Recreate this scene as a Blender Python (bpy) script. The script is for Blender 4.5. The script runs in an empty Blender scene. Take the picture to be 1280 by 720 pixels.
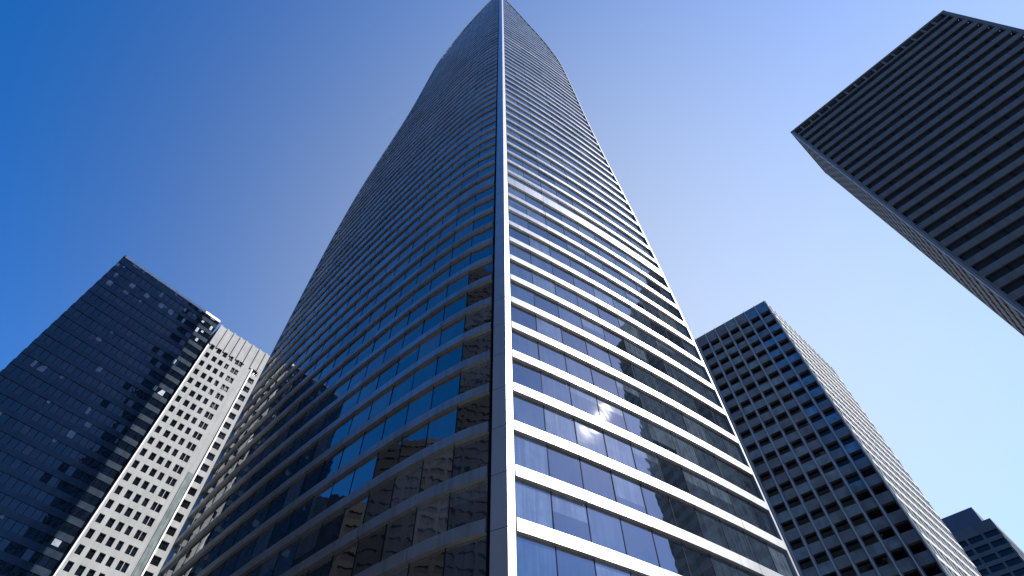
import bpy, math, random
from mathutils import Vector, Matrix
random.seed(7)
R = math.radians
scene = bpy.context.scene
col = scene.collection
EYE = 1.6

# ------------------------------------------------------------------ materials
def new_mat(name):
    m = bpy.data.materials.new(name); m.use_nodes = True
    nt = m.node_tree
    return m, nt, nt.nodes['Principled BSDF']

def N(nt, t, **kw):
    n = nt.nodes.new(t)
    for k, v in kw.items(): setattr(n, k, v)
    return n

def surface(name, base, rough=0.6, var=0.12, scale=0.6, metallic=0.0, bump=0.0, bump_scale=4.0,
            dirt=0.0, spec=0.5):
    """matte or metallic panel with blotchy weathering"""
    m, nt, b = new_mat(name)
    tc = N(nt, 'ShaderNodeTexCoord'); L = nt.links
    n1 = N(nt, 'ShaderNodeTexNoise'); n1.inputs['Scale'].default_value = scale
    n1.inputs['Detail'].default_value = 6
    L.new(tc.outputs['Object'], n1.inputs['Vector'])
    ramp = N(nt, 'ShaderNodeMapRange')
    ramp.inputs['From Min'].default_value = .3; ramp.inputs['From Max'].default_value = .7
    ramp.inputs['To Min'].default_value = 1 - var; ramp.inputs['To Max'].default_value = 1 + var * .5
    L.new(n1.outputs['Fac'], ramp.inputs['Value'])
    # vertical rain streaks
    mp = N(nt, 'ShaderNodeMapping'); mp.inputs['Scale'].default_value = (1.6, 1.6, .05)
    L.new(tc.outputs['Object'], mp.inputs['Vector'])
    n2 = N(nt, 'ShaderNodeTexNoise'); n2.inputs['Scale'].default_value = 1.5; n2.inputs['Detail'].default_value = 4
    L.new(mp.outputs['Vector'], n2.inputs['Vector'])
    r2 = N(nt, 'ShaderNodeMapRange')
    r2.inputs['From Min'].default_value = .45; r2.inputs['From Max'].default_value = .75
    r2.inputs['To Min'].default_value = 1; r2.inputs['To Max'].default_value = 1 - dirt
    L.new(n2.outputs['Fac'], r2.inputs['Value'])
    mul = N(nt, 'ShaderNodeMath', operation='MULTIPLY')
    L.new(ramp.outputs['Result'], mul.inputs[0]); L.new(r2.outputs['Result'], mul.inputs[1])
    vm = N(nt, 'ShaderNodeVectorMath', operation='SCALE')
    vm.inputs[0].default_value = base
    L.new(mul.outputs[0], vm.inputs['Scale'])
    L.new(vm.outputs['Vector'], b.inputs['Base Color'])
    b.inputs['Roughness'].default_value = rough
    b.inputs['Metallic'].default_value = metallic
    b.inputs['Specular IOR Level'].default_value = spec
    if bump:
        n3 = N(nt, 'ShaderNodeTexNoise'); n3.inputs['Scale'].default_value = bump_scale
        n3.inputs['Detail'].default_value = 5
        L.new(tc.outputs['Object'], n3.inputs['Vector'])
        bp = N(nt, 'ShaderNodeBump'); bp.inputs['Strength'].default_value = bump
        bp.inputs['Distance'].default_value = .1
        L.new(n3.outputs['Fac'], bp.inputs['Height']); L.new(bp.outputs['Normal'], b.inputs['Normal'])
    return m

def glass(name, base, ior=2.0, rough=0.02, wob=0.012, wscale=.55, tint=(1, 1, 1)):
    """reflective curtain wall glazing: dark room behind, sky mirrored in front, slightly wavy"""
    m, nt, b = new_mat(name); L = nt.links
    tc = N(nt, 'ShaderNodeTexCoord')
    n = N(nt, 'ShaderNodeTexNoise'); n.inputs['Scale'].default_value = .8; n.inputs['Detail'].default_value = 3
    L.new(tc.outputs['Object'], n.inputs['Vector'])
    mr = N(nt, 'ShaderNodeMapRange'); mr.inputs['To Min'].default_value = .4; mr.inputs['To Max'].default_value = 1.6
    L.new(n.outputs['Fac'], mr.inputs['Value'])
    mp = N(nt, 'ShaderNodeMapping'); mp.inputs['Scale'].default_value = (3.2, 3.2, .12)
    L.new(tc.outputs['Object'], mp.inputs['Vector'])
    ns = N(nt, 'ShaderNodeTexNoise'); ns.inputs['Scale'].default_value = 1.6; ns.inputs['Detail'].default_value = 3
    L.new(mp.outputs['Vector'], ns.inputs['Vector'])
    ms = N(nt, 'ShaderNodeMapRange'); ms.inputs['From Min'].default_value = .35; ms.inputs['From Max'].default_value = .65
    ms.inputs['To Min'].default_value = .72; ms.inputs['To Max'].default_value = 1.25
    L.new(ns.outputs['Fac'], ms.inputs['Value'])
    mm = N(nt, 'ShaderNodeMath', operation='MULTIPLY'); L.new(mr.outputs['Result'], mm.inputs[0]); L.new(ms.outputs['Result'], mm.inputs[1])
    vm = N(nt, 'ShaderNodeVectorMath', operation='SCALE'); vm.inputs[0].default_value = base
    L.new(mm.outputs[0], vm.inputs['Scale']); L.new(vm.outputs['Vector'], b.inputs['Base Color'])
    b.inputs['Roughness'].default_value = rough
    b.inputs['IOR'].default_value = ior
    b.inputs['Specular Tint'].default_value = (*tint, 1)
    nb = N(nt, 'ShaderNodeTexNoise'); nb.inputs['Scale'].default_value = wscale; nb.inputs['Detail'].default_value = 2
    L.new(tc.outputs['Object'], nb.inputs['Vector'])
    bp = N(nt, 'ShaderNodeBump'); bp.inputs['Strength'].default_value = 1.0; bp.inputs['Distance'].default_value = wob
    L.new(nb.outputs['Fac'], bp.inputs['Height']); L.new(bp.outputs['Normal'], b.inputs['Normal'])
    return m

M = {}
M['alu']        = surface('pale_aluminium', (.42, .42, .415), .40, .16, .35, .75, 0, 4, .25)
M['alu_b']      = surface('pale_aluminium_dull', (.385, .39, .39), .46, .16, .5, .72, 0, 4, .3)
M['alu_c']      = surface('pale_aluminium_clean', (.455, .455, .45), .36, .14, .4, .75, 0, 4, .2)
M['alu_fin']    = surface('corner_aluminium', (.50, .50, .50), .38, .05, .3, .6, 0, 4, .06)
M['mullion']    = surface('dark_mullion', (.010, .012, .016), .75, .1, spec=.1)
M['core']       = surface('recess_dark', (.012, .013, .015), .8, .1)
M['glass_main'] = glass('curtain_glass', (.012, .018, .026), 2.85, .015, .008, .5)
M['glass_mid']  = glass('curtain_glass_shade', (.032, .046, .064), 2.85, .015, .008, .5)
M['glass_pale'] = glass('curtain_glass_blind', (.07, .09, .11), 2.85, .02, .009, .5)
M['blind']      = surface('drawn_blind', (.30, .33, .36), .6, .25, 1.2, 0, 0, 4, .4)
M['white_stone']= surface('white_stone', (.33, .33, .315), .8, .14, .4, 0, .3, 6, .18)
M['hole_glass'] = glass('dark_window_glass', (.006, .007, .008), 1.5, .04, .01)
M['stair_glass']= glass('greenish_glass', (.17, .20, .19), 1.5, .12, .02)
M['dk_glass']   = glass('navy_glass', (.003, .005, .009), 1.55, .03, .014, .6)
M['dk_span']    = surface('navy_spandrel', (.020, .033, .05), .16, .4, .8, 0, .12, .9, .2, .35)
M['dk_reflect_louvre']   = surface('reflection_louvre_patch', (.2, .24, .28), .5, .4, 1.5)  # reflections of sunlit surroundings put in as colour; also the top louvres
M['lit_metal']  = surface('parapet_metal', (.75, .75, .72), .5, .1)
M['granite']    = surface('grey_granite', (.17, .18, .188), .14, .4, .35, 0, .6, .6, .2, .7)
M['pier']       = surface('pale_pier', (.42, .42, .41), .55, .1, .5)
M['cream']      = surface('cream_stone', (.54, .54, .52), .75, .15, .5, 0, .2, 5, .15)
M['band']       = surface('grey_concrete_band', (.15, .137, .122), .7, .2, .5, 0, .3, 5, .2)
M['band_edge']  = surface('pale_edge_trim', (.5, .5, .5), .5, .1)
M['blk_glass']  = glass('black_glass', (.003, .003, .004), 1.45, .05, .02)
M['far_wall']   = surface('far_dark_wall', (.07, .08, .085), .6, .2, .3, 0, .1, 2, .2)
M['far_box']    = surface('plant_room_wall', (.05, .065, .10), .6, .1, .3)
M['slab_wall']  = surface('black_slab_wall', (.003, .004, .006), .5, .2, .3, 0, 0, 2, .2, .1)
M['louvre']     = surface('black_louvre', (.004, .005, .007), .6, .3, .5, 0, 0, 2, .2, .1)
M['roof']       = surface('roof_gravel', (.2, .2, .19), .9, .2)
M['asphalt']    = surface('asphalt', (.05, .05, .052), .85, .3, .2, 0, .5, 30, .1)
M['paving']     = surface('paving', (.2, .2, .19), .8, .2, .8, 0, .3, 12, .1)
M['paint']      = surface('road_paint', (.75, .75, .72), .6, .2, 2)
M['soil']       = surface('city_ground', (.07, .07, .07), .9, .3, .02)

# ------------------------------------------------------------------ helpers
class MB:
    def __init__(s): s.v = []; s.f = []; s.m = []
    def quad(s, a, b, c, d, mi=0):
        i = len(s.v); s.v += [tuple(a), tuple(b), tuple(c), tuple(d)]; s.f.append((i, i+1, i+2, i+3)); s.m.append(mi)
    def poly(s, pts, mi=0):
        i = len(s.v); s.v += [tuple(p) for p in pts]; s.f.append(tuple(range(i, i+len(pts)))); s.m.append(mi)
    def prism(s, pts, z0, z1, mi=0):
        """closed prism over a plan polygon (counter-clockwise)"""
        n = len(pts)
        for i in range(n):
            a, b = pts[i], pts[(i+1) % n]
            s.quad((a[0], a[1], z0), (b[0], b[1], z0), (b[0], b[1], z1), (a[0], a[1], z1), mi)
        s.poly([(p[0], p[1], z1) for p in pts], mi)
        s.poly([(p[0], p[1], z0) for p in reversed(pts)], mi)
    def build(s, name, mats, parent=None, stuff=False):
        me = bpy.data.meshes.new(name); me.from_pydata(s.v, [], s.f)
        mats = mats if isinstance(mats, list) else [mats]
        for mt in mats: me.materials.append(mt)
        if len(mats) > 1:
            me.polygons.foreach_set('material_index', s.m)
        me.update()
        o = bpy.data.objects.new(name, me); col.objects.link(o)
        if parent:
            o.parent = parent
            me.transform(Matrix.Translation(-parent.location))
        if stuff: o['kind'] = 'stuff'
        return o

def thing(name, loc, label, cat):
    o = bpy.data.objects.new(name, None); col.objects.link(o); o.location = loc
    o.empty_display_size = 2
    o['label'] = label; o['category'] = cat
    return o
def structure(o): o['kind'] = 'structure'; return o

# camera basis (world axes)
fwd = Vector((0.0, 0.56135, 0.82758))
right = Vector((0.99957, 0.02423, -0.01643))
right = (right - fwd * right.dot(fwd)).normalized(); fwd.normalize()
up = right.cross(fwd)
CAM = Vector((0, 0, EYE)); FPX = 705 / 1280
def ndc(p):
    d = Vector(p) - CAM; z = d.dot(fwd)
    if z <= .1: return None
    return (.5 + FPX * d.dot(right) / z, .28125 - FPX * d.dot(up) / z)
def pane_size(q):
    """how large a pane shows in the picture, 0 if out of frame or turned away"""
    c = sum((Vector(p) for p in q), Vector()) / 4
    n = (Vector(q[1]) - Vector(q[0])).cross(Vector(q[2]) - Vector(q[0]))
    if n.dot(c - CAM) > 0: return 0
    s = [ndc(p) for p in q]
    if any(p is None for p in s): return 0
    cc = ndc(c)
    if not (-.02 < cc[0] < 1.02 and -.02 < cc[1] < .58): return 0
    return abs(sum(s[i][0]*s[(i+1) % 4][1] - s[(i+1) % 4][0]*s[i][1] for i in range(4))) / 2
def add_windows(panes, parent, name='window', extra='windows'):
    """panes: (quad, material). The 100 that show largest are parts, the rest one part."""
    panes = sorted(panes, key=lambda p: -pane_size(p[0]))
    for q, mt in panes[:99]:
        b = MB(); b.quad(*q); b.build(name, mt, parent)
    rest = panes[99:]
    if rest:
        mats = []
        b = MB()
        for q, mt in rest:
            if mt not in mats: mats.append(mt)
            b.quad(*q, mi=mats.index(mt))
        b.build(extra, mats, parent, stuff=True)
def tilt(q, n, amt):
    """a pane is never set perfectly flat"""
    a, b = random.gauss(0, amt), random.gauss(0, amt)
    s = [(-a-b), (a-b), (a+b), (-a+b)]
    return [Vector(p) + Vector(n) * k for p, k in zip(q, s)]

class Face:
    """a flat facade seen from outside; u runs left to right seen from outside, outward normal n"""
    def __init__(s, P0, P1):
        s.p = Vector((P0[0], P0[1])); d = Vector((P1[0], P1[1])) - s.p
        s.L = d.length; s.d = d.normalized(); s.n = Vector((s.d.y, -s.d.x))
    def pt(s, u, z, out=0.0):
        q = s.p + s.d * u + s.n * out
        return Vector((q.x, q.y, z))
    def box(s, mb, u0, u1, z0, z1, o0, o1, mi=0):
        P = s.pt
        c = [P(u0, z0, o1), P(u1, z0, o1), P(u1, z1, o1), P(u0, z1, o1),
             P(u0, z0, o0), P(u1, z0, o0), P(u1, z1, o0), P(u0, z1, o0)]
        for f in ((0,1,2,3), (1,5,6,2), (4,0,3,7), (3,2,6,7), (4,5,1,0), (5,4,7,6)):
            mb.quad(*[c[i] for i in f], mi=mi)
    def grid(s, mb, us, zs, hole, depth, panes=None, pane_mat=None, mi=0, tl=.004):
        """wall sheet with window openings: reveals in the wall mesh, panes at depth"""
        P = s.pt
        for i in range(len(us)-1):
            for j in range(len(zs)-1):
                u0, u1, z0, z1 = us[i], us[i+1], zs[j], zs[j+1]
                if hole(i, j):
                    h = [(u0, z0), (u1, z0), (u1, z1), (u0, z1)]
                    for k in range(4):
                        a, b = h[k], h[(k+1) % 4]
                        nb = [(i, j-1), (i+1, j), (i, j+1), (i-1, j)][k]
                        if 0 <= nb[0] < len(us)-1 and 0 <= nb[1] < len(zs)-1 and hole(*nb): continue
                        mb.quad(P(*a, 0), P(*b, 0), P(*b, -depth), P(*a, -depth), mi=mi)
                    if panes is not None:
                        q = [P(u0, z0, -depth), P(u1, z0, -depth), P(u1, z1, -depth), P(u0, z1, -depth)]
                        panes.append((tilt(q, (s.n.x, s.n.y, 0), tl), pane_mat(i, j) if callable(pane_mat) else pane_mat))
                else:
                    mb.quad(P(u0, z0), P(u1, z0), P(u1, z1), P(u0, z1), mi=mi)

# ------------------------------------------------------------------ the glass sail tower
FRONT = Vector((-.75, 31.35))
def curve(side, n=640, ds=.1):
    p = FRONT.copy(); out = [p.copy()]; tan = []
    for i in range(n):
        s_ = i * ds
        if side == 'L':
            th = R(12 + 26*(1-math.exp(-s_/3.5)) + 8*s_/60); d = Vector((-math.cos(th), math.sin(th)))
        else:
            th = R(31 + 8*min(s_, 30)/30); d = Vector((math.cos(th), math.sin(th)))
        tan.append(d); p = p + d*ds; out.append(p.copy())
    tan.append(tan[-1])
    return out, tan
CV = {k: curve(k) for k in 'LR'}
def cpt(side, s_, out=0.0):
    pts, tan = CV[side]
    k = max(0, min(len(pts)-2, int(s_/.1))); f = s_/.1 - k
    p = pts[k].lerp(pts[k+1], f); d = tan[k]
    n = Vector((-d.y, -d.x)) if side == 'L' else Vector((d.y, -d.x))
    if side == 'L': n = Vector((-d.y, d.x)) * (1 if Vector((-d.y, d.x)).y < 0 else -1)
    return p + n*out, n
TAB = {'L': [(0, 60.3), (83, 60.3), (117, 59.3), (135, 57.2), (150, 54.5), (162, 50.0), (170, 44.8), (181, 41.0), (197, 37.8),
             (218, 35.4), (240, 32.2), (249, 28.9), (253, 21.5), (258, 14), (263, 9), (268, 4.2), (270.5, 1.6), (272, .9)],
       'R': [(0, 30.0), (62, 29.7), (78, 29.2), (94, 28.3), (104, 27.4), (115, 26.5), (127, 25.7), (142, 25.0), (164, 24.4), (185, 23.7),
             (205, 22.3), (214, 20.2), (219, 16.9), (229, 13.1), (239, 9.2), (249, 5.5), (259, 1.9), (262, .9), (272, .5)]}
def smax(side, h):
    return sum(smax0(side, max(0, h+d)) for d in (-14, -10, -6, -2, 2, 6, 10, 14))/8 if h < 250 else smax0(side, h)
def smax0(side, h):
    t = TAB[side]
    if h <= t[0][0]: return t[0][1]
    for (a, x), (b, y) in zip(t, t[1:]):
        if h <= b: return x + (y-x)*(h-a)/(b-a)
    return t[-1][1]
TOP = 272.0; FH = 4.0
def back_points(h):
    """the rear wall between the two ends, gently bowed"""
    a, _ = cpt('R', smax('R', h)); b, _ = cpt('L', smax('L', h))
    d = b - a; ln = d.length; n = Vector((d.y, -d.x)).normalized()
    if n.y < 0: n = -n
    pts = []
    for k in range(0, 7):
        f = k/6; pts.append(a.lerp(b, f) + n * (ln*.03) * math.sin(math.pi*f))
    return pts
tower = thing('office_tower', (0, 50, 0),
              'tallest glass skyscraper, in the middle, curved faces meeting at a sharp pale corner', 'skyscraper')
# inner dark core keeps the building closed
core = MB()
hs = [-EYE] + [8*k for k in range(1, 34)] + [TOP-2]
def loop(h, inset):
    l = []
    sl, sr = smax('L', h), smax('R', h)
    for k in range(12, -1, -1): l.append(cpt('L', max(.05, sl-.4)*k/12, -inset)[0])
    for k in range(1, 9): l.append(cpt('R', max(.05, sr-.4)*k/8, -inset)[0])
    bp = back_points(h)
    l += [p.lerp(Vector((-5, 50)), .02) for p in bp[1:-1]]
    return l
prev = None
for h in hs:
    cur = [(p.x, p.y, h+EYE) for p in loop(h, .25)]
    if prev:
        n = len(cur)
        for i in range(n): core.quad(prev[i], prev[(i+1) % n], cur[(i+1) % n], cur[i])
    prev = cur
core.poly(prev)
core.build('floor_slabs', M['core'], tower)

PROUD = .30
def ribbon(mb, fn, s0, s1, z0, z1, o0, o1, step=1.0, mi=0):
    """box-section band along a curved face from s0 to s1"""
    n = max(1, int(math.ceil((s1-s0)/step)))
    rows = []
    for k in range(n+1):
        s_ = s0 + (s1-s0)*k/n
        a, nn = fn(s_, o0); 
        oo = o1
        b, _ = fn(s_, oo)
        rows.append([(a.x, a.y, z0), (b.x, b.y, z0+.06), (b.x, b.y, z1-.05), (a.x, a.y, z1)])
    for r0, r1 in zip(rows, rows[1:]):
        for i in range(3): mb.quad(r0[i], r1[i], r1[i+1], r0[i+1], mi=mi)
    mb.quad(*rows[0], mi=mi); mb.quad(*reversed(rows[-1]), mi=mi)
BAY = 2.95
panes = []
NF = 68
for k in range(0, NF+1):
    h = k*FH
    if h > TOP - 1: break
    hh = 1.0
    if k in (18,): hh = 2.2
    if k in (44,): hh = 1.6
    mb = MB(); z0 = h + EYE - .0; z1 = z0 + hh
    if k == NF: z1 = z0 + .6
    # left face, panel by panel with open joints
    for side, start in (('L', 1.25), ('R', .55)):
        e = smax(side, h + hh/2)
        s_ = start; nxt = start + 2*BAY - (.0 if side == 'L' else .1)
        fn = (lambda s__, o, sd=side: cpt(sd, s__, o))
        while s_ < e - .2:
            t_ = min(e, nxt)
            far = ndc((*cpt(side, s_)[0], z0))
            ribbon(mb, fn, s_ + .02, t_ - .02, z0, z1, -.12, PROUD*(1-h/290) + .03 + random.uniform(-.012, .012), 1.5, mi=random.randrange(3))
            s_ = t_; nxt = s_ + 2*BAY
    # rear wall band
    bp = back_points(h + hh/2)
    for a, b in zip(bp, bp[1:]):
        f = Face(a, b); f.box(mb, .35 if a is bp[0] else 0, f.L - (.35 if b is bp[-1] else 0), z0, z1, -.2, .04)
    mb.build('spandrel', [M['alu'], M['alu_b'], M['alu_c']], tower)
    # panes of this storey
    zt = min(z0 + FH, TOP+EYE)
    for side in 'LR':
        start = 1.25 if side == 'L' else .55
        e0, e1 = smax(side, h+hh), smax(side, h+FH)
        s_ = start
        while s_ < e0 - .3:
            t0 = min(s_+BAY, e0); t1 = max(s_+.05, min(s_+BAY, e1)); 
            a, n = cpt(side, s_ + .03); b, _ = cpt(side, t0 - .03); c, _ = cpt(side, t1 - .03)
            if side == 'L': q = [(b.x, b.y, z0+.2), (a.x, a.y, z0+.2), (a.x, a.y, zt), (c.x, c.y, zt)]
            else: q = [(a.x, a.y, z0+.2), (b.x, b.y, z0+.2), (c.x, c.y, zt), (a.x, a.y, zt)]
            mt = random.choices([M['glass_main'], M['glass_mid'], M['glass_pale']], [.3, .55, .15])[0]
            q = tilt(q, (n.x, n.y, 0), .006)
            if random.random() < .13 and t0-s_ > 2:
                fr_ = random.uniform(.35, .8); k0, k1 = q[0].lerp(q[3], fr_), q[1].lerp(q[2], fr_)
                panes.append(([q[0], q[1], k1, k0], mt)); panes.append(([k0, k1, q[2], q[3]], M['glass_pale']))
            else: panes.append((q, mt))
            s_ += BAY
    for a, b in zip(bp, bp[1:]):
        f = Face(a, b)
        panes.append(([f.pt(0, z0+.2), f.pt(f.L, z0+.2), f.pt(f.L, zt), f.pt(0, zt)], M['glass_main']))
add_windows(panes, tower)
# mullions: one upright per bay line, up to where the sloping edge cuts it
def h_at(side, s_):
    best = 0
    for i in range(0, int(TOP)):
        if smax(side, i) > s_: best = i
    return best
for side in 'LR':
    start = 1.25 if side == 'L' else .55
    s_ = start if side == 'L' else start + BAY
    while s_ < 60:
        ht = h_at(side, s_)
        if ht <= 4: break
        a, n = cpt(side, s_-.035, -.05); b, _ = cpt(side, s_+.035, -.05)
        c, _ = cpt(side, s_+.035, .03); d, _ = cpt(side, s_-.035, .03)
        pts = [a, b, c, d]
        if side == 'R': pts = pts[::-1]
        mb = MB(); mb.prism([(p.x, p.y) for p in pts], 0, ht+EYE); mb.build('mullion', M['mullion'], tower)
        s_ += BAY
# pale corner: lit return on the right, broad pilaster on the left, jointed every storey
mb = MB()
F0 = FRONT
dl = CV['L'][1][3]; dr = CV['R'][1][0]
nl = cpt('L', .5)[1]; nr = cpt('R', .3)[1]
tip = F0 + (nl+nr)*.30
for k in range(-1, NF+1):
    z0 = k*FH + EYE + .025; z1 = min((k+1)*FH + EYE - .025, TOP + EYE + 4)
    if k == -1: z0 = 0
    if k == NF: z1 = TOP + EYE + 3.5
    wl, wr = .95, .42
    A = F0 + dl*wl + nl*.30; B = F0 + dr*wr + nr*.36
    C = F0 + dr*wr - nr*.3; D = F0 + dl*wl - nl*.3
    mb.prism([(p.x, p.y) for p in (A, tip, B, C, D)], z0, z1)
mb.build('corner_fin', M['alu_fin'], tower)
# end trims that follow the sloping side edges
for side in 'LR':
    path = [(smax(side, h), h) for h in range(0, 250, 3)] + [(smax0(side, h), h) for h in (254, 257, 260, 263, 266, 269)]
    mb = MB(); prevq = None
    for i, (s_, hh) in enumerate(path):
        a, b = path[max(0, i-1)], path[min(len(path)-1, i+1)]
        ts, th = b[0]-a[0], b[1]-a[1]; ln = math.hypot(ts, th); ms, mh = th/ln, -ts/ln   # across the edge
        cur = []
        for k, o in ((-.16, .30), (.16, .30), (.16, -.2), (-.16, -.1)):
            p, n = cpt(side, max(0, s_ + ms*k), o)
            cur.append((p.x, p.y, (hh + EYE if i else 0) + (mh*k if i else 0)))
        if prevq:
            for j in range(4): mb.quad(prevq[j], prevq[(j+1) % 4], cur[(j+1) % 4], cur[j])
        prevq = cur
    mb.build('edge_trim', M['alu'], tower)

# ------------------------------------------------------------------ navy glass tower, left
def depth_poly(P0, P1, depth):
    f = Face(P0, P1); q = f.p - f.n*depth; w = f.p + f.d*f.L - f.n*depth
    return [tuple(f.p), tuple(f.p + f.d*f.L), tuple(w), tuple(q)], f
def core_box(name, poly, z1, mat, parent, inset=.0, top=None):
    mb = MB(); mb.prism(poly, 0, z1); return mb.build(name, mat, parent)

D0, D1 = (-81.3, 59.1), (-66.9, 77.1)
poly, f = depth_poly(D0, D1, 19)
navy = thing('office_tower', (-82, 78, 0), 'dark navy glass skyscraper with faint bands and scattered painted reflections, leftmost in the photo', 'skyscraper')
inner = [tuple(f.pt(u_, 0, o_).xy) for u_, o_ in ((.3, -.4), (f.L-.3, -.4), (f.L-.3, -18.7), (.3, -18.7))]
core_box('core', inner, 103.7+EYE-.5, M['core'], navy)
HT = 103.7; fh = 2.59; nfl = 40; sh_ = 1.05
panes = []
faces = [f, Face(poly[1], poly[2]), Face(poly[2], poly[3]), Face(poly[3], poly[0])]
for k in range(nfl):
    z0 = k*fh + EYE
    mb = MB()
    for fi, ff in enumerate(faces):
        if fi == 0:
            nb = int(ff.L/1.05); bw = ff.L/nb
            for i in range(nb):
                o = random.uniform(-.012, .012)
                ff.box(mb, i*bw+.012, (i+1)*bw-.012, z0, z0+sh_, -.12, .04+o)
        else: ff.box(mb, 0.06, ff.L-.06, z0, z0+sh_, -.12, .04)
    mb.build('spandrel', M['dk_span'], navy)
    for fi, ff in enumerate(faces):
        bw = 1.05 if fi == 0 else 4.5
        nb = max(1, int(ff.L/bw)); bw = ff.L/nb
        for i in range(nb):
            u0, u1 = i*bw+.04, (i+1)*bw-.04
            q = [ff.pt(u0, z0+sh_, -.05), ff.pt(u1, z0+sh_, -.05), ff.pt(u1, z0+fh, -.05), ff.pt(u0, z0+fh, -.05)]
            pr = .045 if k < nfl-4 else .35  # sparse painted reflections below, denser louvre patches in the top storeys
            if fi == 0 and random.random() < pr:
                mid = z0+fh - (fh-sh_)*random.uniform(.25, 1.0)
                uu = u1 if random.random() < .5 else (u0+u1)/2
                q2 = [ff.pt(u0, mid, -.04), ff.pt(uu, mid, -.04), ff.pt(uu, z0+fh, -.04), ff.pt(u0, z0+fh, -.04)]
                panes.append((q2, M['dk_reflect_louvre']))
            panes.append((tilt(q, (ff.n.x, ff.n.y, 0), .010), M['dk_glass']))
add_windows(panes, navy)
mb = MB()
for ff in faces: ff.box(mb, -.1, ff.L+.1, HT+EYE-.65, HT+EYE, -.3, .10)
mb.build('parapet', M['lit_metal'], navy)
mb = MB(); mb.prism([tuple(x) for x in inner], HT+EYE-.5, HT+EYE-.45); mb.build('roof', M['roof'], navy)

# ------------------------------------------------------------------ white stone tower, left
Wd = Vector((.668, .744)).normalized(); W0 = Vector((-66.28, 77.26))
W1 = W0 + Wd*24.5
poly, f = depth_poly(W0, W1, 19)
white = thing('office_tower', (-62, 88, 0), 'white stone skyscraper with small square dark windows, beside the navy tower', 'skyscraper')
HT = 102.3; fh = 2.592
us = [0, .54, 1.4, 2.16, 3.1, 3.67, 4.57, 5.18, 5.98, 6.73, 7.45, 7.56, 8.32, 10.87, 12.24]
hset = {1, 3, 5, 7, 9, 11, 13}
rows_n = 36
z = EYE + 4.03
zs = [0]
for k in range(rows_n): zs += [z + k*fh, z + k*fh + 1.48]
zs += [HT + EYE]
wall = MB(); panes = []
x = 13.1
while x < 23: us += [x, x+.94]; x += 1.8
us.append(24.5)
hset |= set(range(15, len(us)-1, 2))
wf = f
wf.grid(wall, us, zs, lambda i, j: i in hset and j % 2 == 1, .32, panes, M['hole_glass'])
for ff in [Face(poly[1], poly[2]), Face(poly[2], poly[3]), Face(poly[3], poly[0])]:
    nb = int(ff.L/1.9); us2 = [0]
    for i in range(nb): us2 += [i*1.9+.5, i*1.9+1.45]
    us2.append(ff.L)
    ff.grid(wall, us2, zs, lambda i, j: i % 2 == 1 and j % 2 == 1, .28, panes, M['hole_glass'])
wall.build('wall', M['white_stone'], white)
add_windows(panes, white)
for i, u in enumerate([0.0, 1.69, 3.38, 4.97, 6.48, 8.2, 10.0, 11.7, 13.4, 15.1, 16.8, 18.5, 20.2]):
    mb = MB(); wf.box(mb, u+.02, u+.45, HT+EYE-6.5, HT+EYE, -.1, .25); mb.build('rib', M['white_stone'], white)
mb = MB(); wf.box(mb, 10.53, 10.8, 0, HT+EYE-6.6, -.1, .29); mb.build('pilaster', M['lit_metal'], white)
mb = MB(); wf.box(mb, 9.3, 10.47, 0, 69, -.05, .09)
mb.build('stair_glazing', M['stair_glass'], white)
mb = MB(); mb.prism([tuple(wf.pt(u_, 0, o_).xy) for u_, o_ in ((.3, -.3), (24.2, -.3), (24.2, -18.7), (.3, -18.7))], HT+EYE-1.2, HT+EYE-.9)
mb.build('roof', M['roof'], white)
mb = MB(); wf.box(mb, -.09, .12, 0, HT+EYE-6.6, -.35, .07); mb.build('edge_trim', M['lit_metal'], white)

# ------------------------------------------------------------------ granite grid tower, right
C0 = Vector((66.3, 87.8)); ld = Vector((-.79, .61)).normalized(); rd = Vector((24.6, 24.2)).normalized()
LA = C0 + ld*58; RB = C0 + rd*34.5; BK = LA + rd*34.5
gran = thing('office_tower', (60, 110, 0), 'grey skyscraper with a grid of dark windows and a sunlit cream side, right of centre', 'skyscraper')
HT = 120; fh = 3.75
fl = Face(LA, C0); fr = Face(C0, RB); fb1 = Face(RB, BK); fb2 = Face(BK, LA)
zs = [0]; z = EYE
nfl = 31
for k in range(nfl): zs += [z + 1.95 + k*fh, z + 1.95 + k*fh + 1.75]
zs.append(HT+EYE)
panes = []
wall = MB()
bay = fl.L/20; us = [0]
for i in range(20): us += [i*bay+.34, (i+1)*bay-.34]
us.append(fl.L)
blank = {(37, 2*9+1), (39, 2*9+1), (35, 2*9+1)}
def gh(i, j):
    return i % 2 == 1 and j % 2 == 1 and (i, j) not in blank
fl.grid(wall, us, zs, gh, .75, panes, M['blk_glass'])
fb1.grid(wall, [0, fb1.L], [0, HT+EYE], lambda i, j: False, 0)
fb2.grid(wall, [0, fb2.L], [0, HT+EYE], lambda i, j: False, 0)
wall.build('wall', M['granite'], gran)
lit = MB(); us = [0]
nb = 14; bay2 = fr.L/nb
for i in range(nb): us += [i*bay2+.45, (i+1)*bay2-.45]
us.append(fr.L)
fr.grid(lit, us, zs, lambda i, j: i % 2 == 1 and j % 2 == 1, .4, panes, M['hole_glass'])
lit.build('side_wall', M['cream'], gran)
add_windows(panes, gran)
for i in range(21):
    mb = MB(); fl.box(mb, i*bay-.11 if i else 0, i*bay+.11 if i < 20 else fl.L-.01, 0, HT+EYE-.2, -.05, .38)
    mb.build('pier', M['pier'], gran)
for i in range(nb+1):
    mb = MB(); fr.box(mb, max(.02, i*bay2-.2), min(fr.L-.02, i*bay2+.2), 0, HT+EYE-.2, -.05, .22)
    mb.build('pier', M['cream'], gran)
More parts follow.
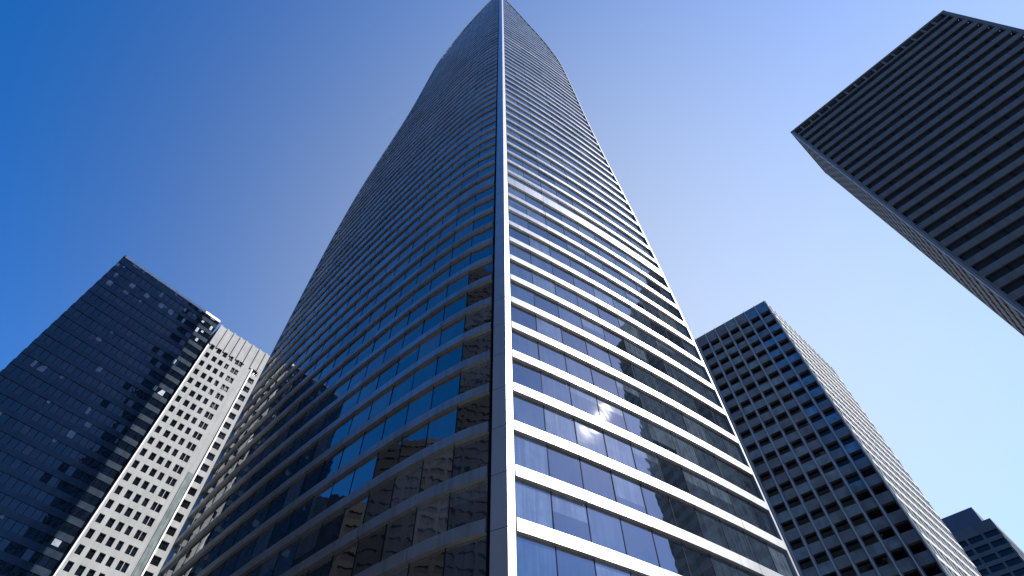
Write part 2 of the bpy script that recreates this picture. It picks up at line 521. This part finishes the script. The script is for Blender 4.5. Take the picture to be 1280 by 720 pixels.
for k in range(nfl):
    mb = MB(); fr.box(mb, .05, fr.L-.05, z + k*fh + .2, z + k*fh + 1.2, -.05, .30)
    mb.build('spandrel', M['cream'], gran)
M['teal_reflect'] = surface('teal_reflection_panel', (.21, .28, .315), .10, .4, .6, .35, .5, .7, .2, .8)  # teal tint stands in for reflected sunlight, dealt to panels at random
for k in range(nfl+1):
    mb = MB()
    z0 = z + (k-1)*fh + 1.95 + 1.75 + .03 if k else 0; z1 = z + k*fh + 1.95 - .03
    if k == nfl: z1 = HT + EYE - .4
    for i in range(20):
        q = [fl.pt(i*bay+.13, z0, .05), fl.pt((i+1)*bay-.13, z0, .05), fl.pt((i+1)*bay-.13, z1, .05), fl.pt(i*bay+.13, z1, .05)]
        mb.quad(*tilt(q, (fl.n.x, fl.n.y, 0), .012), mi=random.choices([0, 1], [.6, .4])[0])
    mb.build('spandrel_panel', [M['granite'], M['teal_reflect']], gran)
mb = MB(); mb.prism([tuple(p) for p in (LA.lerp(RB, .01), C0.lerp(BK, .01), RB.lerp(LA, .01), BK.lerp(C0, .01))], HT+EYE-1, HT+EYE-.6)
mb.build('roof', M['roof'], gran)

# ------------------------------------------------------------------ dark banded tower, upper right
A = Vector((90.65, 62.25)); Cc = Vector((125.6, 27.9)); B = Vector((106, 76.6)); Dd = Cc + (B-A)
band = thing('office_tower', (112, 50, 0), 'dark skyscraper with grey concrete bands and black window strips, leaning in at upper right', 'skyscraper')
HT = 176; fh = 3.9; nfl = 45
f1 = Face(A, Cc); f2 = Face(B, A); f3 = Face(Cc, Dd); f4 = Face(Dd, B)
cen = (A+Cc+B+Dd)/4
mb = MB()
def ins(p, d): return tuple(p + (cen-p).normalized()*d)
mb.prism([ins(p, 1.5) for p in (A, Cc, Dd, B)], 0, HT+EYE-1); mb.build('core', M['core'], band)
panes = []
for k in range(nfl):
    z0 = k*fh + EYE + .2; sh = 1.85
    if k == nfl-1: sh = .8
    mb = MB()
    f1.box(mb, .9, f1.L-.4, z0, z0+sh, -.5, .0)
    f3.box(mb, .5, f3.L-.5, z0, z0+sh, -.5, .0)
    f4.box(mb, .5, f4.L-.5, z0, z0+sh, -.5, .0)
    f2.box(mb, .5, f2.L-.5, z0, z0+2.3, -.5, .0)
    mb.build('spandrel', M['band'], band)
    for ff in (f1, f2, f3, f4):
        nb = int(ff.L/2.4); bw = ff.L/nb
        for i in range(nb):
            u0, u1 = i*bw+.06, (i+1)*bw-.06
            u0 = max(u0, .5); u1 = min(u1, ff.L-.5)
            q = [ff.pt(u0, z0+sh, -.62), ff.pt(u1, z0+sh, -.62), ff.pt(u1, z0+fh, -.62), ff.pt(u0, z0+fh, -.62)]
            panes.append((tilt(q, (ff.n.x, ff.n.y, 0), .01), M['blk_glass']))
add_windows(panes, band)
for ff, st in ((f1, 2), (f2, 1)):
    nb = int(ff.L/2.4); bw = ff.L/nb
    for i in range(st, nb, st):
        mb = MB()
        ff.box(mb, i*bw-.1, i*bw+.1, 0, HT+EYE-4.2, -.9, -.42 if ff is f1 else .05); mb.build('mullion', M['band'] if ff is f2 else M['mullion'], band)
for u in range(1, int(f1.L/3.0)):
    mb = MB(); f1.box(mb, u*3.0-.25, u*3.0+.25, HT+EYE-3.9, HT+EYE-.6, -.5, -.04); mb.build('crown_post', M['band'], band)
for ff, a0, a1 in ((f1, 0.0, .88), (f1, f1.L-.88, f1.L), (f2, .0, .9)):
    mb = MB(); ff.box(mb, a0, a1, 0, HT+EYE-.6, -.85, .06); mb.build('corner_pier', M['band'], band)
mb = MB()
for ff in (f1, f2, f3, f4): ff.box(mb, .0, ff.L, HT+EYE-.8, HT+EYE, -.7, .12)
mb.build('parapet', M['band'], band)
mb = MB(); f2.box(mb, f2.L-.12, f2.L+.05, 0, HT+EYE-.9, -.3, .2); mb.build('edge_trim', M['band_edge'], band)
mb = MB(); mb.prism([ins(p, 1.2) for p in (A, Cc, Dd, B)], HT+EYE-.99, HT+EYE-.8); mb.build('roof', M['roof'], band)

# ------------------------------------------------------------------ far block, lower right
E0 = Vector((189.8, 209.0)); ed = Vector((-.76, .65)).normalized(); er = Vector((.71, .70)).normalized()
far = thing('office_building', (190, 240, 0), 'small far dark office block topped by a plain plant room, in the lower right corner', 'office building')
HT = 133; fh = 3.9
f1 = Face(E0+ed*48, E0); f2 = Face(E0, E0+er*42); f3 = Face(E0+er*42, E0+er*42+ed*48); f4 = Face(E0+er*42+ed*48, E0+ed*48)
zs = [0]
for k in range(33): zs += [EYE+1.6+k*fh, EYE+1.6+k*fh+2.3]
zs.append(HT+EYE)
wall = MB(); panes = []
for ff, bw, pw in ((f1, 6.0, .9), (f2, 3.5, .7), (f3, 6, 1), (f4, 6, 1)):
    nb = int(ff.L/bw); bw = ff.L/nb; us = [0]
    for i in range(nb): us += [i*bw+pw/2, (i+1)*bw-pw/2]
    us.append(ff.L)
    ff.grid(wall, us, zs, lambda i, j: i % 2 == 1 and j % 2 == 1, .6, panes, M['blk_glass'])
wall.build('wall', M['far_wall'], far); add_windows(panes, far)
mb = MB(); pi = [E0 + ed*3.0 + er*1.2, E0+ed*3.0+er*30, E0+ed*40+er*30, E0+ed*40+er*1.2]
mb.prism([tuple(p) for p in pi], HT+EYE-1, HT+EYE+7); mb.build('plant_room', M['far_box'], far)
mb = MB(); mb.prism([tuple(p) for p in (E0+(ed+er)*.4, E0+er*41.6+ed*.4, E0+er*41.6+ed*47.6, E0+er*.4+ed*47.6)], HT+EYE-.9, HT+EYE-.5); mb.build('roof', M['roof'], far)
for s0, s1 in ((6, 12), (18, 24)):
    mb = MB(); f2.box(mb, s0, s1, HT+EYE-.5, HT+EYE+1.6, -2.5, -.4); mb.build('roof_vent', M['far_wall'], far)

# ------------------------------------------------------------------ neighbours across the streets (seen only mirrored in the glass)
def neighbour(label, P0, P1, depth, HT, flh, bw0, mat):
    poly, _ = depth_poly(P0, P1, depth)
    cx = sum(p[0] for p in poly)/4; cy = sum(p[1] for p in poly)/4
    t = thing('office_tower', (cx, cy, 0), label, 'skyscraper')
    wall = MB(); panes = []; zs = [0]
    for k in range(int((HT-4)/flh)): zs += [3+k*flh, 3+k*flh+flh*.58]
    zs.append(HT)
    for i in range(4):
        ff = Face(poly[i], poly[(i+1) % 4])
        n_ = max(1, int(ff.L/bw0)); bw = ff.L/n_; us = [0]
        for i in range(n_): us += [i*bw+.5, (i+1)*bw-.5]
        us.append(ff.L)
        ff.grid(wall, us, zs, lambda i, j: i % 2 == 1 and j % 2 == 1, .4, panes, M['louvre'])
    wall.poly([(p[0], p[1], HT) for p in poly])
    wall.build('wall', mat, t); add_windows(panes, t)
neighbour('low dark office slab past the navy tower, seen only mirrored in the glass', (-122.6, 50.5), (-120, 76), 22, 105, 4, 5, M['slab_wall'])
neighbour('long dark office slab outside the frame, seen only mirrored in the glass', (-113, -20), (-123, 50), 24, 128, 4, 5, M['slab_wall'])
neighbour('tallest black tower left of the viewer, seen only mirrored in the glass', (-84, -64), (-104, -22), 24, 235, 4, 5, M['slab_wall'])
neighbour('tall dark tower behind the viewer, seen only mirrored in the glass', (-30, -92), (-100, -68), 26, 200, 4, 6, M['slab_wall'])

# ------------------------------------------------------------------ ground
def sheet(name, pts, z, mat):
    b = MB(); b.poly([(x, y, z) for x, y in pts]); return structure(b.build(name, mat))
sheet('ground', [(-3000, -3000), (3000, -3000), (3000, 3000), (-3000, 3000)], -.004, M['soil'])
sheet('road', [(-400, -14), (400, -14), (400, -3), (-400, -3)], .0, M['asphalt'])
for x in range(-100, 100, 6): 
    pass
b = MB()
for x in range(-120, 120, 6): b.poly([(x, -8.6, .004), (x+3, -8.6, .004), (x+3, -8.45, .004), (x, -8.45, .004)])
structure(b.build('road_markings', M['paint']))
b = MB(); b.prism([(-60, -2.9), (60, -2.9), (60, 29), (-60, 29)], -.003, .13); structure(b.build('pavement', M['paving']))

# ------------------------------------------------------------------ light
SUN_AZ, SUN_EL = 102.0, 42.0           # azimuth clockwise from +Y
w = bpy.data.worlds.new('World'); scene.world = w; w.use_nodes = True
nt = w.node_tree; bg = nt.nodes['Background']
sky = nt.nodes.new('ShaderNodeTexSky'); sky.sky_type = 'NISHITA'; sky.sun_disc = False
sky.sun_elevation = R(SUN_EL); sky.sun_rotation = R(SUN_AZ)
sky.altitude = 0; sky.air_density = 1.0; sky.dust_density = .2; sky.ozone_density = 6.0
hs_ = nt.nodes.new('ShaderNodeHueSaturation'); hs_.inputs['Saturation'].default_value = 1.3
nt.links.new(sky.outputs[0], hs_.inputs['Color'])
tn = nt.nodes.new('ShaderNodeVectorMath'); tn.operation = 'MULTIPLY'; tn.inputs[1].default_value = (.98, .885, 1.05)
nt.links.new(hs_.outputs[0], tn.inputs[0])
# thin veil of high haze, thickest low in the north-east
gt = nt.nodes.new('ShaderNodeTexCoord')
dt = nt.nodes.new('ShaderNodeVectorMath'); dt.operation = 'DOT_PRODUCT'
dt.inputs[1].default_value = (math.sin(R(30))*math.cos(R(35)), math.cos(R(30))*math.cos(R(35)), math.sin(R(35)))
nt.links.new(gt.outputs['Generated'], dt.inputs[0])
cl = nt.nodes.new('ShaderNodeMath'); cl.operation = 'MAXIMUM'; cl.inputs[1].default_value = 0
nt.links.new(dt.outputs['Value'], cl.inputs[0])
pw = nt.nodes.new('ShaderNodeMath'); pw.operation = 'POWER'; pw.inputs[1].default_value = 2.9
nt.links.new(cl.outputs[0], pw.inputs[0])
vs_ = nt.nodes.new('ShaderNodeVectorMath'); vs_.operation = 'SCALE'; vs_.inputs[0].default_value = (2.75, 2.6, 1.4)
nt.links.new(pw.outputs[0], vs_.inputs['Scale'])
ad = nt.nodes.new('ShaderNodeVectorMath'); ad.operation = 'ADD'
nt.links.new(tn.outputs[0], ad.inputs[0]); nt.links.new(vs_.outputs['Vector'], ad.inputs[1])
nt.links.new(ad.outputs['Vector'], bg.inputs['Color']); bg.inputs['Strength'].default_value = .124
sl = bpy.data.lights.new('sun', 'SUN'); sl.energy = 4.2; sl.angle = R(.53); sl.color = (1, .96, .9)
so = bpy.data.objects.new('sun', sl); col.objects.link(so)
sd = Vector((math.sin(R(SUN_AZ))*math.cos(R(SUN_EL)), math.cos(R(SUN_AZ))*math.cos(R(SUN_EL)), math.sin(R(SUN_EL))))
so.rotation_euler = sd.to_track_quat('Z', 'Y').to_euler(); so.location = sd*400

# ------------------------------------------------------------------ camera
cd = bpy.data.cameras.new('camera'); cam = bpy.data.objects.new('camera', cd); col.objects.link(cam)
cd.sensor_width = 36; cd.lens = 705/1280*36; cd.clip_end = 8000; cd.clip_start = .1
rot = Matrix((right, up, -fwd)).transposed()
cam.matrix_world = Matrix.Translation(CAM) @ rot.to_4x4()
scene.camera = cam
vs = scene.view_settings
vs.view_transform = 'Standard'; vs.look = 'None'; vs.gamma = 1; vs.exposure = .8
